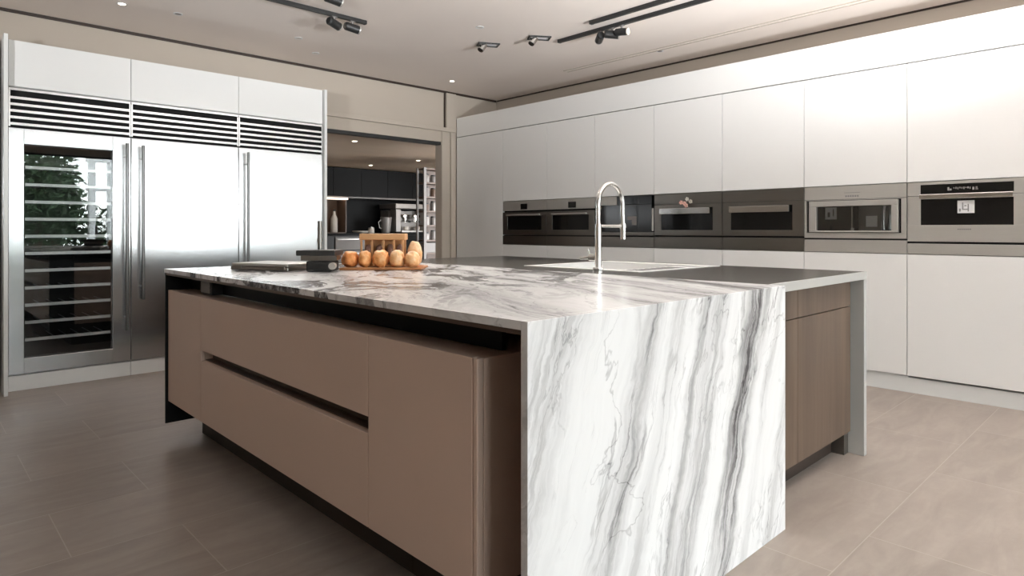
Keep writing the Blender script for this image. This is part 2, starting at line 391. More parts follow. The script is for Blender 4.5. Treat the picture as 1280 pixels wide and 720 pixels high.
# ------------------------------------------------------------------ refrigerators
FY = 5.63      # door plane
def fridge_column(x0, x1, label, name, cat, hx, hz, glass=False):
    t_ = thing(name, label, cat, ((x0 + x1) / 2, FY + .31, 0))
    g = .002
    if glass:
        gx0, gx1, gz0, gz1 = .636, 1.178, .225, 1.735
        b = MB()
        b.box(x0 + g, x0 + .03, FY + .05, BW - .05, .113, 1.845).box(x1 - .03, x1 - g, FY + .05, BW - .05, .113, 1.845)
        b.box(x0 + .03, x1 - .03, FY + .5, BW - .05, .113, 1.845).box(x0 + .03, x1 - .03, FY + .05, FY + .5, .113, .15).box(x0 + .03, x1 - .03, FY + .05, FY + .5, 1.81, 1.845)
        b.build('cabinet_body', 'black', t_)
        d = MB()
        d.box(x0 + g, gx0, FY, FY + .045, .115, 1.843, .002).box(gx1, x1 - g, FY, FY + .045, .115, 1.843, .002)
        d.box(gx0, gx1, FY, FY + .045, .115, gz0, .002).box(gx0, gx1, FY, FY + .045, gz1, 1.843, .002)
        do = d.build('door', 'steel', t_)
        MB().box(gx0, gx1, FY + .012, FY + .018, gz0, gz1).build('glass_pane', 'smoked_pane', do)
        fr = MB()
        for bx in ((gx0, gx0 + .008, gz0, gz1), (gx1 - .008, gx1, gz0, gz1), (gx0, gx1, gz0, gz0 + .008), (gx0, gx1, gz1 - .008, gz1)):
            fr.box(bx[0], bx[1], FY + .019, FY + .03, bx[2], bx[3])
        fr.build('gasket', 'rubber', do)
        for i in range(11):
            z = 1.575 - i * .1225
            s = MB().box(gx0 + .002, gx1 - .002, FY + .034, FY + .050, z - .012, z + .010, .003)
            s.build('shelf', 'white', t_)
            k2 = MB()
            for q in range(7): k2.box(gx0 + .03 + q * .079, gx0 + .036 + q * .079, FY + .051, FY + .48, z - .008, z - .003)
            k2.build('shelf_wires', 'blackmetal', t_)
    else:
        MB().box(x0 + g, x1 - g, FY + .05, BW - .05, .113, 1.845).build('cabinet_body', 'black', t_)
        do = MB().box(x0 + g, x1 - g, FY, FY + .045, .115, 1.843, .003).build('door', 'steel', t_)
    if hx:
        h = MB().cyl((hx, FY - .052, hz[0]), (hx, FY - .052, hz[1]), .0115, n=20)
        for z in (hz[0] + .10, hz[1] - .10): h.cyl((hx, FY - .052, z), (hx, FY + .001, z), .007, n=14)
        h.build('handle', 'handle_steel', t_, True)
    # ventilation grille
    gr_ = MB().box(x0 + g, x1 - g, FY + .03, BW - .06, 1.85, 2.125)
    go = gr_.build('grille_housing', 'black', t_)
    fr = MB().box(x0 + g, x1 - g, FY, FY + .029, 2.105, 2.125, .002).box(x0 + g, x0 + .012, FY, FY + .029, 1.853, 2.105)
    fr.box(x1 - .012, x1 - g, FY, FY + .029, 1.853, 2.105)
    fr.build('grille_frame', 'steel', go)
    for i in range(5):
        z = 2.058 - i * .0456
        l = MB(); bm = l.bm
        a, b = x0 + .012, x1 - .012
        vs = [bm.verts.new(p) for p in ((a, FY + .002, z - .012), (a, FY + .002, z + .006), (a, FY + .024, z + .014), (a, FY + .027, z + .010), (a, FY + .008, z - .012),
                                        (b, FY + .002, z - .012), (b, FY + .002, z + .006), (b, FY + .024, z + .014), (b, FY + .027, z + .010), (b, FY + .008, z - .012))]
        for k in range(5): bm.faces.new((vs[k], vs[(k + 1) % 5], vs[5 + (k + 1) % 5], vs[5 + k]))
        bm.faces.new(vs[:5]); bm.faces.new(vs[5:][::-1])
        l.build('louvre', 'steel', go)
    MB().box(x0 + g, x1 - g, FY + .012, FY + .07, .0, .108, .002).build('plinth', 'plinth', t_)
    return t_
FXS = [(.548, 1.301), (1.301, 2.121), (2.121, 2.905)]
fridge_column(*FXS[0], 'tall steel wine fridge with glass door and eleven shelves', 'wine_refrigerator', 'wine fridge', 1.263, (.36, 1.792), True)
fridge_column(*FXS[1], 'tall brushed steel fridge door beside the wine fridge', 'refrigerator', 'refrigerator', 1.373, (.59, 1.785))
fridge_column(*FXS[2], 'tall brushed steel fridge door nearest the pantry opening', 'refrigerator', 'refrigerator', 2.185, (.59, 1.80))
fridge_column(-.26, .505, 'steel fridge column cut by left edge of photo', 'refrigerator', 'refrigerator', None, None)
def over_cabinet(x0, x1, label):
    t_ = thing('overhead_cabinet', label, 'cabinet', ((x0 + x1) / 2, FY + .31, 2.13), 'white cabinets above the fridges')
    MB().box(x0 + .001, x1 - .001, FY + .022, BW - .05, 2.132, 2.452).build('cabinet_body', 'panel_white', t_)
    MB().box(x0 + .002, x1 - .002, FY, FY + .02, 2.134, 2.455, .0015).build('door', 'white', t_)
over_cabinet(*FXS[0], 'white overhead cabinet above the wine fridge')
over_cabinet(*FXS[1], 'white overhead cabinet above the middle fridge column')
over_cabinet(*FXS[2], 'white overhead cabinet above the fridge nearest the pantry opening')
over_cabinet(-.26, .505, 'white overhead cabinet cut by left edge of photo')
tag(MB().box(.512, .536, 5.50, BW - .02, 0, 2.462, .002).build('side_panel', 'panel_white'), 'white full height panel left of the wine fridge', 'panel')
tag(MB().box(2.911, 2.936, 5.60, BW - .02, 0, 2.458, .002).build('side_panel', 'panel_white'), 'white full height panel at right end of the fridges', 'panel')

# ------------------------------------------------------------------ right run of cabinets and ovens
RX, RB = 5.05, 5.70
YS = [6.275, 5.43, 4.73, 4.07, 3.37, 2.69, 2.01, 1.31, .61, -.09]
def run_cabinet(name, label, ya, yb, z0, z1, group):
    t_ = thing(name, label, 'cabinet', (RX + .3, (ya + yb) / 2, z0), group)
    MB().box(RX + .022, RB, yb + .001, ya - .001, z0 + .001, z1 - .001).build('cabinet_body', 'panel_white', t_)
    MB().box(RX, RX + .020, yb + .002, ya - .002, z0 + .002, z1 - .002, .0015).build('door', 'white', t_)
    return t_
where = ['', 'the oven beside the tall cabinet', 'the second oven from the pantry end', 'the black glass oven behind the tap',
         'the oven with the pink reflection', 'the oven left of the coffee machine', 'the built-in coffee machine', 'the steel steam oven', 'the stretch of steel beyond right edge of photo']
t_ = run_cabinet('tall_cabinet', 'tall white gloss cabinet beside the pantry opening', YS[0], YS[1], .118, 2.284, None)
MB().box(RX + .02, RX + .06, YS[1], YS[0], 0, .114).build('plinth', 'plinth', t_)
for i in range(1, 9):
    run_cabinet('wall_cabinet', 'white gloss wall cabinet above ' + where[i], YS[i], YS[i + 1], 1.458, 2.284, 'white wall cabinets above the ovens')
    c = run_cabinet('base_cabinet', 'white gloss base cabinet below ' + where[i], YS[i], YS[i + 1], .118, .961, 'white base cabinets below the ovens')
    MB().box(RX + .02, RX + .06, YS[i + 1], YS[i], 0, .105 if i >= 7 else .114).build('plinth', 'plinth', c)
tag(MB().box(RX, RB, YS[-1], YS[0], 2.290, 2.528, .002).build('fascia_panel', 'white'), 'long white fascia running along the top of the cabinets', 'panel')
struct('trim_9', MB().box(RX + .025, RB, YS[-1], YS[0], 2.2845, 2.2895), 'darkbrown')  # dark strip painting the thin shadow line under the fascia

def drawer(i, z1):
    ya, yb = YS[i], YS[i + 1]
    t_ = thing('warming_drawer', 'steel warming drawer under ' + where[i], 'drawer', (RX + .3, (ya + yb) / 2, .963), 'steel drawers under the ovens')
    MB().box(RX + .022, RB, yb + .002, ya - .002, .964, z1 - .004).build('drawer_box', 'black', t_)
    MB().box(RX + .002, RX + .020, yb + .002, ya - .002, .964, z1 - .010, .0015).build('drawer_front', 'steel_dim' if i < 6 else 'steel_lit', t_)  # one steel
def app(i, name, label, cat, z0, fm):
    ya, yb = YS[i], YS[i + 1]
    t_ = thing(name, label, cat, (RX + .3, (ya + yb) / 2, z0))
    MB().box(RX + .03, RB, yb + .002, ya - .002, z0, 1.455).build('casing', 'black', t_)
    return t_
def rects(mb, xs, ys, zs, bev=.0015): return mb.box(xs[0], xs[1], ys[0], ys[1], zs[0], zs[1], bev)
def bar(t_, ya, yb, z0, z1, mat, name='handle'):
    m = MB().box(RX - .042, RX - .026, yb, ya, z0, z1, .003)
    for y in (yb + .03, ya - .03): m.box(RX - .027, RX + .002, y - .008, y + .008, (z0 + z1) / 2 - .008, (z0 + z1) / 2 + .008)
    return m.build(name, mat, t_)
def framed(mb, y0, y1, z0, z1, oy0, oy1, oz0, oz1, xa, xb, bev=.0012):
    "plate y0..y1 z0..z1 with an opening"
    mb.box(xa, xb, y0, y1, oz1, z1, bev).box(xa, xb, y0, y1, z0, oz0, bev).box(xa, xb, y0, oy0, oz0, oz1, bev).box(xa, xb, oy1, y1, oz0, oz1, bev)
    return mb

# ovens 1 and 2: control strip with display, glass door
for i in (1, 2):
    ya, yb = YS[i], YS[i + 1]; drawer(i, 1.072)
    o = app(i, 'oven', ['', 'built-in oven beside the tall white cabinet', 'second built-in oven from the tall cabinet, left of the tap'][i], 'oven', 1.074, None)
    MB().box(RX + .002, RX + .028, yb + .003, ya - .003, 1.348, 1.454, .0015).build('control_panel', 'steel_lit', o)
    c = (ya + yb) / 2 if i == 1 else 4.37
    MB().box(RX - .0005, RX + .002, c - .052, c + .052, 1.36, 1.422).build('display', 'blackglass', o)
    d = MB(); framed(d, yb + .003, ya - .003, 1.076, 1.330, yb + .08, ya - .08, 1.13, 1.285, RX + .002, RX + .028)
    do = d.build('door', 'steel_dim', o)
    MB().box(RX + .006, RX + .012, yb + .08, ya - .08, 1.13, 1.285).build('window', 'blackglass', do)
    bar(do, ya - .10, yb + .08, 1.292, 1.306, 'steel_lit')
# oven 3: black glass
i = 3; ya, yb = YS[i], YS[i + 1]; drawer(i, 1.072)
o = app(i, 'oven', 'black glass built-in oven behind the tap', 'oven', 1.074, None)
MB().box(RX + .002, RX + .028, yb + .003, ya - .003, 1.076, 1.108, .0015).build('trim_strip', 'steel_dim', o)
MB().box(RX + .002, RX + .028, 3.80, ya - .003, 1.372, 1.454, .0015).build('control_panel', 'steel_lit', o)
do = MB().box(RX + .002, RX + .028, yb + .028, 3.797, 1.372, 1.454, .0012).box(RX + .002, RX + .028, yb + .028, ya - .003, 1.111, 1.370, .0012).build('door', 'blackglass', o)
MB().box(RX - .012, RX + .004, yb + .004, yb + .018, 1.12, 1.33, .003).build('handle', 'steel_lit', o)
MB().box(RX + .001, RX + .003, 3.565, 3.62, 1.175, 1.225).box(RX + .001, RX + .003, 3.565, 3.67, 1.225, 1.258).build('sticker_or_glint', 'greyplastic', do)  # pale patch paints a bright reflection on the black glass
# ovens 4, 5: drop handle in front of window
for i in (4, 5):
    ya, yb = YS[i], YS[i + 1]; drawer(i, 1.076)
    o = app(i, 'oven', {4: 'steel oven painted dim, with a made-up pink reflection on its handle', 5: 'steel oven painted dim, left of the coffee machine'}[i], 'oven', 1.078, None)
    MB().box(RX + .002, RX + .028, yb + .003, ya - .003, 1.362, 1.454, .0015).build('control_panel', 'steel_dim', o)
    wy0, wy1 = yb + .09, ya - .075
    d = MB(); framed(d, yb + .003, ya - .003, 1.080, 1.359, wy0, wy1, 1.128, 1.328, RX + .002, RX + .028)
    do = d.build('door', 'steel_dim', o)
    MB().box(RX + .010, RX + .016, wy0, wy1, 1.128, 1.328).build('window', 'blackglass', do)
    bar(do, wy1 - .003, wy0 + .012, 1.272, 1.324, 'steel_bright')
# coffee machine
i = 6; ya, yb = YS[i], YS[i + 1]; drawer(i, 1.066)
o = app(i, 'coffee_machine', 'built-in steel coffee machine with framed glass door', 'coffee machine', 1.066, None)
MB().box(RX, RX + .028, yb + .003, ya - .003, 1.357, 1.454, .0015).build('control_panel', 'steel_lit', o)
lg = MB()
for k in range(6): lg.box(RX - .001, RX, 1.62 + k * .016, 1.631 + k * .016, 1.372, 1.384)
lg.box(RX - .001, RX, 1.61, 1.72, 1.402, 1.405)
lg.build('badge', 'mark', o)
d = MB(); framed(d, yb + .003, ya - .003, 1.068, 1.354, 1.346, 1.990, 1.108, 1.350, RX, RX + .028)
d.build('frame', 'steel_lit', o)
d = MB(); framed(d, 1.362, 1.968, 1.112, 1.345, 1.404, 1.915, 1.124, 1.305, RX - .016, RX + .020, .003)
do = d.build('door', 'steel_lit', o)
MB().box(RX + .004, RX + .007, 1.404, 1.915, 1.124, 1.305).build('glass_pane', 'smoked_pane', do)
MB().box(RX + .022, RX + .029, 1.404, 1.915, 1.124, 1.305).build('brew_bay', 'blackglass', o)
MB().box(RX + .012, RX + .021, 1.47, 1.625, 1.126, 1.303, .002).build('dispenser_panel', 'greyplastic', o)
MB().cyl((RX + .012, 1.668, 1.14), (RX + .012, 1.668, 1.303), .008).box(RX + .004, RX + .020, 1.652, 1.684, 1.126, 1.142, .003).build('spout', 'steel_bright', o, True)
s_ = MB().box(RX + .0085, RX + .0115, 1.500, 1.574, 1.152, 1.231).build('cup_panel', 'paper', o)
s_ = MB().box(RX + .0185, RX + .0215, 1.779, 1.860, 1.208, 1.298).build('sticker_or_glint', 'paper', o)
MB().box(RX + .0175, RX + .0184, 1.825, 1.843, 1.225, 1.262).box(RX + .0175, RX + .0184, 1.798, 1.804, 1.232, 1.285).build('sticker_print', 'blackmetal', s_)
# steam oven
i = 7; ya, yb = YS[i], YS[i + 1]; drawer(i, 1.046)
o = app(i, 'steam_oven', 'steel steam oven with black glass window at right edge', 'oven', 1.048, None)
MB().box(RX, RX + .028, yb + .003, ya - .003, 1.362, 1.454, .0015).build('control_panel', 'steel_lit', o)
ds = MB().box(RX - .002, RX, .72, 1.228, 1.373, 1.436).build('display', 'blackglass', o)
k_ = MB(); random.seed(3)
for y, h in ((1.062, .022), (1.050, .012), (.925, .018), (.908, .02), (.905, .008)): k_.box(RX - .003, RX - .002, y, y + .010, 1.392, 1.392 + h)
for k in range(9): k_.box(RX - .003, RX - .002, .945 + k * .011, .951 + k * .011, 1.398 + .003 * (k % 3), 1.412 + .002 * (k % 2))
k_.build('display_marks', 'greyplastic', ds)
d = MB(); framed(d, yb + .003, ya - .003, 1.050, 1.359, .722, 1.228, 1.162, 1.338, RX, RX + .028)
do = d.build('door', 'steel_lit', o)
MB().box(RX + .004, RX + .010, .722, 1.228, 1.162, 1.338).build('window', 'blackglass', do)
bar(do, 1.228, .72, 1.341, 1.370, 'steel_bright')
b_ = MB()
for k in range(7): b_.box(RX - .001, RX, .943 + k * .011, .951 + k * .011, 1.130, 1.138)
b_.build('badge', 'mark', do)
st = MB().box(RX + .0028, RX + .0038, .925, 1.018, 1.240, 1.323).build('sticker_or_glint', 'paper', do)
b_ = MB()
for (a, b, c, d_) in ((.955, .962, 1.25, 1.30), (.985, .992, 1.262, 1.31), (.962, .985, 1.262, 1.268), (.968, .980, 1.285, 1.292), (1.000, 1.008, 1.25, 1.27)):
    b_.box(RX + .0018, RX + .0027, a, b, c, d_)
b_.build('sticker_print', 'mark', st)
# 8: plain steel stretch outside the picture
i = 8; drawer(i, 1.046); o = app(i, 'oven', 'steel oven beyond the right edge of the photo', 'oven', 1.048, None)
MB().box(RX, RX + .028, YS[9] + .003, YS[8] - .003, 1.050, 1.454, .0015).build('door', 'steel_lit', o)
# made-up blossoms, shaped to stand in for a pink reflection on the oven
bl = thing('reflection_sprig', 'made-up pink blossoms standing in for a reflection at the oven handle', 'reflection stand-in', (RX - .05, 3.02, 1.325))
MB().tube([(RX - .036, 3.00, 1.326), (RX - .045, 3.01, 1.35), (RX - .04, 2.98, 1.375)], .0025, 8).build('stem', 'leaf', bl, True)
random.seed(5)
for (y, z, m_) in ((3.06, 1.372, 'reflection_dab'), (3.025, 1.362, 'reflection_dab'), (3.0, 1.40, 'cream'), (2.965, 1.378, 'cream'), (3.01, 1.345, 'reflection_dab')):
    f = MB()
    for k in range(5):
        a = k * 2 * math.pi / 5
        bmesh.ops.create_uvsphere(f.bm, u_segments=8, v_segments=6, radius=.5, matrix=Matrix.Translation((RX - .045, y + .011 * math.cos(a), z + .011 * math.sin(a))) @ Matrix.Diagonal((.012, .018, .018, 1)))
    f.build('reflection_dab', m_, bl, True)

# ------------------------------------------------------------------ island
T = .022; IY0, IY1 = 1.03, 3.80; IX0, IX1 = 1.036, 2.415
mt = thing('marble_worktop', 'veined white marble island worktop with waterfall end', 'worktop', (1.72, 1.04, 0))
MB().box(IX0, IX1, IY0 + T, IY1, .92 - T, .92, .0015).build('top_slab', 'marble', mt)
MB().box(IX0, IX1, IY0, IY0 + T, 0, .92, .0015).build('waterfall_panel', 'marble', mt)
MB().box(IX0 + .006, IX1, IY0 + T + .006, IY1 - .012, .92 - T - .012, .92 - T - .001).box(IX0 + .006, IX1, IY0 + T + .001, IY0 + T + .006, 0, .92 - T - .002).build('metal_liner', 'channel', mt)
MB().box(IX0 + .004, 1.24, IY1 - .012, IY1, .085, .92 - T).build('end_panel', 'black', mt)

def taupe_unit(label, ya, yb, fronts, endcap=None):
    t_ = thing('island_cabinet', label, 'cabinet', (1.4, (ya + yb) / 2, 0), 'taupe cabinets on the long side of the island')
    MB().box(1.075, 1.70, ya + .002, yb - .002, .205, .800, .002).build('cabinet_body', 'taupe', t_)
    MB().box(1.22, 1.65, ya + .002, yb - .002, 0, .203).build('plinth', 'darkbrown', t_)
    for nm, a, b, z0, z1 in fronts:
        MB().box(1.052, 1.074, a + .0015, b - .0015, z0, z1, .002).build(nm, 'taupe', t_)
    return t_
DY0, DYM, DYC, DY1 = 1.225, 1.745, 3.27, 3.785
u1 = thing('island_cabinet', 'taupe island cabinet with plain door beside the waterfall end', 'cabinet', (1.4, 1.5, 0), 'taupe cabinets on the long side of the island')
MB().box(1.075, 1.70, DY0, DYM - .001, .205, .803, .002).build('cabinet_body', 'taupe', u1)
MB().box(1.22, 1.65, DY0 + .05, DYM - .001, 0, .203).build('plinth', 'darkbrown', u1)
MB().box(1.052, 1.0735, DY0 + .020, DYM - .002, .205, .805, .002).build('door', 'taupe', u1)
MB().box(1.052, 1.0735, DY0, DY0 + .016, .205, .805, .003).build('edge_post', 'taupe', u1)
u2 = thing('island_cabinet', 'wide taupe island drawer unit with dark finger channel', 'cabinet', (1.4, 2.8, 0), 'taupe cabinets on the long side of the island')
# carcass with a real recess for the finger channel
b = MB().box(1.075, 1.70, DYM + .001, DY1, .205, .498).box(1.075, 1.70, DYM + .001, DY1, .562, .803).box(1.115, 1.70, DYM + .001, DYC, .498, .562).box(1.075, 1.70, DYC, DY1, .498, .562)
b.build('cabinet_body', 'taupe', u2)
MB().box(1.22, 1.65, DYM + .001, DY1 - .02, 0, .203).build('plinth', 'darkbrown', u2)
MB().box(1.0745, 1.113, DYM + .002, DYC - .001, .499, .503).box(1.108, 1.114, DYM + .002, DYC - .001, .503, .560).build('finger_channel', 'channel', u2)
MB().box(1.052, 1.0735, DYM + .0015, DYC - .0005, .549, .805, .002).build('drawer_front', 'taupe', u2)
MB().box(1.052, 1.0735, DYM + .0015, DYC - .0005, .205, .497, .002).build('drawer_front', 'taupe', u2)
MB().box(1.052, 1.0735, DYC + .0005, DY1, .205, .805, .002).build('filler_panel', 'taupe', u2)
# black sheet set close behind the open slot, painting its shade
rp = tag(MB().box(1.17, 1.185, 1.26, 3.78, .806, .880).build('recess_panel', 'black'), 'back panel painted black for the shade in the slot under the marble top', 'panel')
so = thing('power_socket', 'small grey socket box in the slot under the marble', 'socket', (1.12, 3.40, .806))
MB().box(1.115, 1.168, 3.30, 3.46, .8065, .875, .003).build('housing', 'blackmetal', so)
MB().box(1.108, 1.1145, 3.315, 3.445, .815, .868, .002).build('cover_plate', 'greyplastic', so)

# dark worktop half with sink cut-out and steel end panel
KX0, KX1 = 2.42, 3.515; KY0, KY1 = 1.09, 3.80
SX0, SX1, SY0, SY1 = 2.68, 3.33, 1.86, 2.62
kt = thing('dark_worktop', 'dark grey island worktop with pale steel edge and end panel', 'worktop', (3.0, 1.1, 0))
MB().box(KX0, SX0, KY0 + .006, KY1, .886, .92).box(SX1, KX1, KY0 + .006, KY1, .886, .92).box(SX0, SX1, KY0 + .006, SY0, .886, .92).box(SX0, SX1, SY1, KY1, .886, .92).build('top_slab', 'counter', kt)
MB().box(KX0, KX1, KY0, KY0 + .0055, .882, .9205, .001).build('edge_band', 'steel_edge', kt)
MB().box(3.478, KX1, KY0, KY1, 0, .880, .002).build('end_panel', 'steel_edge', kt)
wc = thing('wooden_cabinet', 'dark brown oak cabinet closing the island end', 'cabinet', (2.95, 1.4, 0))
WY = 1.135
MB().box(KX0 + .002, 3.42, WY + .024, 1.80, .125, .878).build('cabinet_body', 'darkbrown', wc)
MB().box(KX0 + .002, 2.785, WY, WY + .022, .753, .876, .001).box(2.7865, 3.42, WY, WY + .022, .753, .876, .001).build('drawer_front', 'wood', wc)
MB().box(KX0 + .002, 2.785, WY, WY + .022, .128, .749, .001).box(2.7865, 3.42, WY, WY + .022, .128, .749, .001).build('door', 'wood', wc)
MB().box(KX0 + .002, 3.42, 1.225, 1.245, 0, .124).build('plinth', 'darkbrown', wc)
MB().box(3.421, 3.476, WY + .03, 1.80, 0, .878).build('side_filler', 'steel_dim', wc)
# remaining carcasses under the two tops
for (xa, xb, ya, yb, lb) in ((1.702, 2.41, 1.10, 3.78, 'dark core cabinet hidden beneath the middle of the marble top'),):
    t_ = thing('core_cabinet', lb, 'cabinet', ((xa + xb) / 2, (ya + yb) / 2, 0))
    MB().box(xa, xb, ya, yb, .10, .880).build('cabinet_body', 'darkbrown', t_)
    MB().box(xa + .02, xb - .02, ya + .02, yb - .02, 0, .098).build('plinth', 'darkbrown', t_)
t_ = thing('sink_cabinet', 'dark cabinets under the sink facing the ovens', 'cabinet', (2.95, 2.8, 0))
MB().box(2.43, 3.47, 1.81, 3.78, .10, .64).build('cabinet_body', 'wood', t_)
MB().box(2.46, 3.44, 1.82, 3.76, 0, .098).build('plinth', 'darkbrown', t_)

# sink
sk = thing('sink', 'bright stainless steel sink set in the dark worktop', 'sink', ((SX0 + SX1) / 2, (SY0 + SY1) / 2, .70))
s = MB(); w = .003
s.box(SX0 + .002, SX0 + .002 + w, SY0 + .002, SY1 - .002, .72, .921).box(SX1 - .002 - w, SX1 - .002, SY0 + .002, SY1 - .002, .72, .921)
s.box(SX0 + .005, SX1 - .005, SY0 + .002, SY0 + .005, .72, .921).box(SX0 + .005, SX1 - .005, SY1 - .005, SY1 - .002, .72, .921)
s.box(SX0 + .005, SX1 - .005, SY0 + .005, SY1 - .005, .717, .720)
s.build('basin', 'sink_steel', sk)
r = MB()
r.box(SX0 - .055, SX0 + .006, SY0 - .02, SY1 + .02, .9205, .9235, .001).box(SX1 - .006, SX1 + .10, SY0 - .02, SY1 + .02, .9205, .9235, .001)
r.box(SX0 + .006, SX1 - .006, SY0 - .02, SY0 + .012, .9205, .9235, .001).box(SX0 + .006, SX1 - .006, SY1 - .012, SY1 + .02, .9205, .9235, .001)
r.build('rim', 'sink_steel', sk)
dr = MB().box(SX0 + .01, SX1 - .01, 1.875, 2.08, .908, .915, .002)
dr.build('drainer_tray', 'sink_steel', sk)
gs = MB()
for k in range(9):
    gs.box(SX0 + .08 + k * .055, SX0 + .105 + k * .055, 1.91, 2.05, .9152, .9162)
gs.build('drain_slots', 'blackmetal', sk)
# tap
fx, fy = 2.635, 2.10
FH = .21
tp = thing('tap', 'tall arched brushed steel kitchen tap with pull-out spray', 'tap', (fx, fy, .9235))
MB().lathe(fx, fy, [(.030, .9236), (.030, .930), (.026, .934)]).build('base_ring', 'steel_bright', tp, True)
MB().cyl((fx, fy, .934), (fx, fy, 1.160), .0175, n=28).build('body', 'steel_bright', tp, True)
R_ = FH / 2; pts = [(fx, fy, 1.16), (fx, fy, 1.22), (fx, fy, 1.262)]
for k in range(1, 25):
    a = math.pi - math.pi * k / 24
    pts.append((fx + R_ + R_ * math.cos(a), fy, 1.262 + R_ * 1.08 * math.sin(a)))
pts += [(fx + FH, fy, 1.22), (fx + FH + .004, fy, 1.165)]
MB().tube(pts, .0125).build('spout', 'steel_bright', tp, True)
MB().cyl((fx + FH + .004, fy, 1.166), (fx + FH + .006, fy, 1.078), .0165, .0155, n=24).build('spray_head', 'steel_bright', tp, True)
MB().cyl((fx, fy, 1.150), (fx + FH - .004, fy, 1.150), .0075, n=16).ring((fx + FH + .004, fy, 1.140), .0166, .0205, .020).build('holder_arm', 'steel_bright', tp, True)
lv = MB().cyl((fx, fy + .012, .985), (fx, fy + .055, .985), .019).build('lever_hub', 'steel_bright', tp, True)
MB().cyl((fx, fy + .050, .985), (fx - .012, fy + .058, 1.03), .006, .005, 14).cyl((fx, fy + .05, .985), (fx - .008, fy + .115, .978), .008, .007, 14).build('lever', 'steel_bright', lv, True)

# ------------------------------------------------------------------ things on the marble
TH = math.radians(46.2263)
Fv = Vector((math.cos(TH), math.sin(TH))); Rv = Vector((math.sin(TH), -math.cos(TH)))
RZ = math.atan2(Rv.y, Rv.x)          # local x runs along the bread row, local y away
ZT = .9205
# flat steel case
fc = thing('flat_metal_case', 'flat silver metal case lying on the marble', 'case', (1.46, 3.33, ZT), rz=math.atan2(-.92, .38), local=True)
MB().box(-.20, .19, -.13, .13, .0005, .020, .004).build('lower_shell', 'steel_dim', fc)
MB().box(-.196, .186, -.128, .126, .0215, .036, .004).build('lid', 'steel_lit', fc)
MB().box(-.18, -.12, -.134, -.128, .008, .024, .001).box(.11, .17, -.134, -.128, .008, .024, .001).build('clasp', 'steel_dim', fc)

# black slicer stand
bs = thing('countertop_stand', 'low black metal stand with upright rod, left of the bread', 'stand', (1.545, 3.015, ZT), rz=RZ, local=True)
m = MB().box(-.055, .075, -.07, .07, .0005, .055, .012); m.build('base', 'blackmetal', bs)
m = MB(); bm = m.bm
pr = [(-.085, -.05), (.095, -.05), (.085, .06), (-.07, .06)]
vs = [bm.verts.new((x, y, z)) for z in (.056, .080) for x, y in pr]
bm.faces.new(vs[:4]); bm.faces.new(vs[4:])
for k in range(4): bm.faces.new((vs[k], vs[(k + 1) % 4], vs[4 + (k + 1) % 4], vs[4 + k]))
m.build('carriage', 'steel_dim', bs)
MB().box(-.100, .092, -.08, .09, .081, .108, .004).build('top_plate', 'blackmetal', bs)
MB().cyl((-.020, .05, .109), (-.020, .05, .255), .011, n=18).cyl((-.020, .05, .15), (-.020, .05, .162), .015, n=18).cyl((-.020, .05, .21), (-.020, .05, .22), .014, n=18).build('upright_rod', 'steel_dim', bs, True)
MB().cyl((.08, -.055, .03), (.08, -.085, .03), .017, n=20).build('dial', 'steel_lit', bs, True)

# bread
def loafmesh(L, W, H, seed, bump=.12, fold=0, scores=0, sq=2.4):
    mb = MB(); bm = mb.bm
    bmesh.ops.create_icosphere(bm, subdivisions=4, radius=1)
    for v in bm.verts:
        d = v.co.copy()
        def q(a): return math.copysign(abs(a) ** (2 / sq), a)
        x, y, z = q(d.x), q(d.y), q(d.z)
        n_ = noise.fractal(d * 1.9 + Vector((seed * 7.3, seed, 0)), .8, 2.1, 4) * bump
        cut = 0
        if scores and d.z > 0:
            cut = -.08 * max(0, math.cos((x * scores * 3 + y * 1.4) * math.pi)) ** 8 * d.z
        if fold: cut -= .07 * math.exp(-((y - .1 * math.sin(3 * x)) / .16) ** 2) * max(0, d.z)
        s_ = 1 + n_ + cut
        zz = z * s_ * H / 2
        if zz < 0: zz *= .82
        v.co = Vector((x * s_ * L / 2, y * s_ * W / 2, zz))
    mn = min(v.co.z for v in bm.verts)
    for v in bm.verts: v.co.z = max(v.co.z - mn - H * .04, 0)
    return mb
BP = Vector((1.88, 2.96))
def bpos(s, t, z=0):
    p = BP + Rv * s + Fv * t; return (p.x, p.y, ZT + z)
bd = thing('bread_board', 'reddish wooden board under the pile of bread', 'board', bpos(0, 0), rz=RZ, local=True)
MB().box(-.205, .220, -.125, .150, .0005, .012, .004).build('board', 'board', bd)
MB().box(-.19, .20, -.122, -.117, .0122, .0145, .001).box(-.19, .20, .142, .147, .0122, .0145, .001).build('groove_rail', 'pine', bd)
specs = [('bread_loaf', 'dark orange crusted loaf at left end of bread row', -.165, -.052, .086, .115, .094, 'crust_dark', 1, 0, 3, 0.05),
         ('bread_roll', 'golden folded bread roll second in front row', -.085, -.055, .068, .115, .098, 'crust', 2, 1, 0, .05),
         ('bread_roll', 'large golden round bun in middle of front row', -.002, -.055, .082, .115, .102, 'crust', 3, 0, 0, 0),
         ('bread_roll', 'pale bun with folded top right of the middle', .082, -.053, .076, .115, .104, 'crust_pale', 4, 1, 0, .03),
         ('bread_loaf', 'pale scored loaf at right end of bread row', .163, -.050, .078, .115, .096, 'crust_pale', 5, 0, 3, -.04)]
for nm, lb, s_, t_, L, W, H, mat, sd, fo, sc, rr in specs:
    o = loafmesh(L, W, H, sd, .11, fo, sc).build(nm, mat, None, True, bpos(s_, t_, .0125), RZ + rr)
    tag(o, lb, 'bread', 'bread in the front row')
cr = thing('bread_crate', 'open light wooden crate holding buns behind front row', 'crate', bpos(-.01, .080, .0125), rz=RZ, local=True)
MB().box(-.125, .115, -.035, .050, .0005, .006).build('bottom', 'pine', cr)
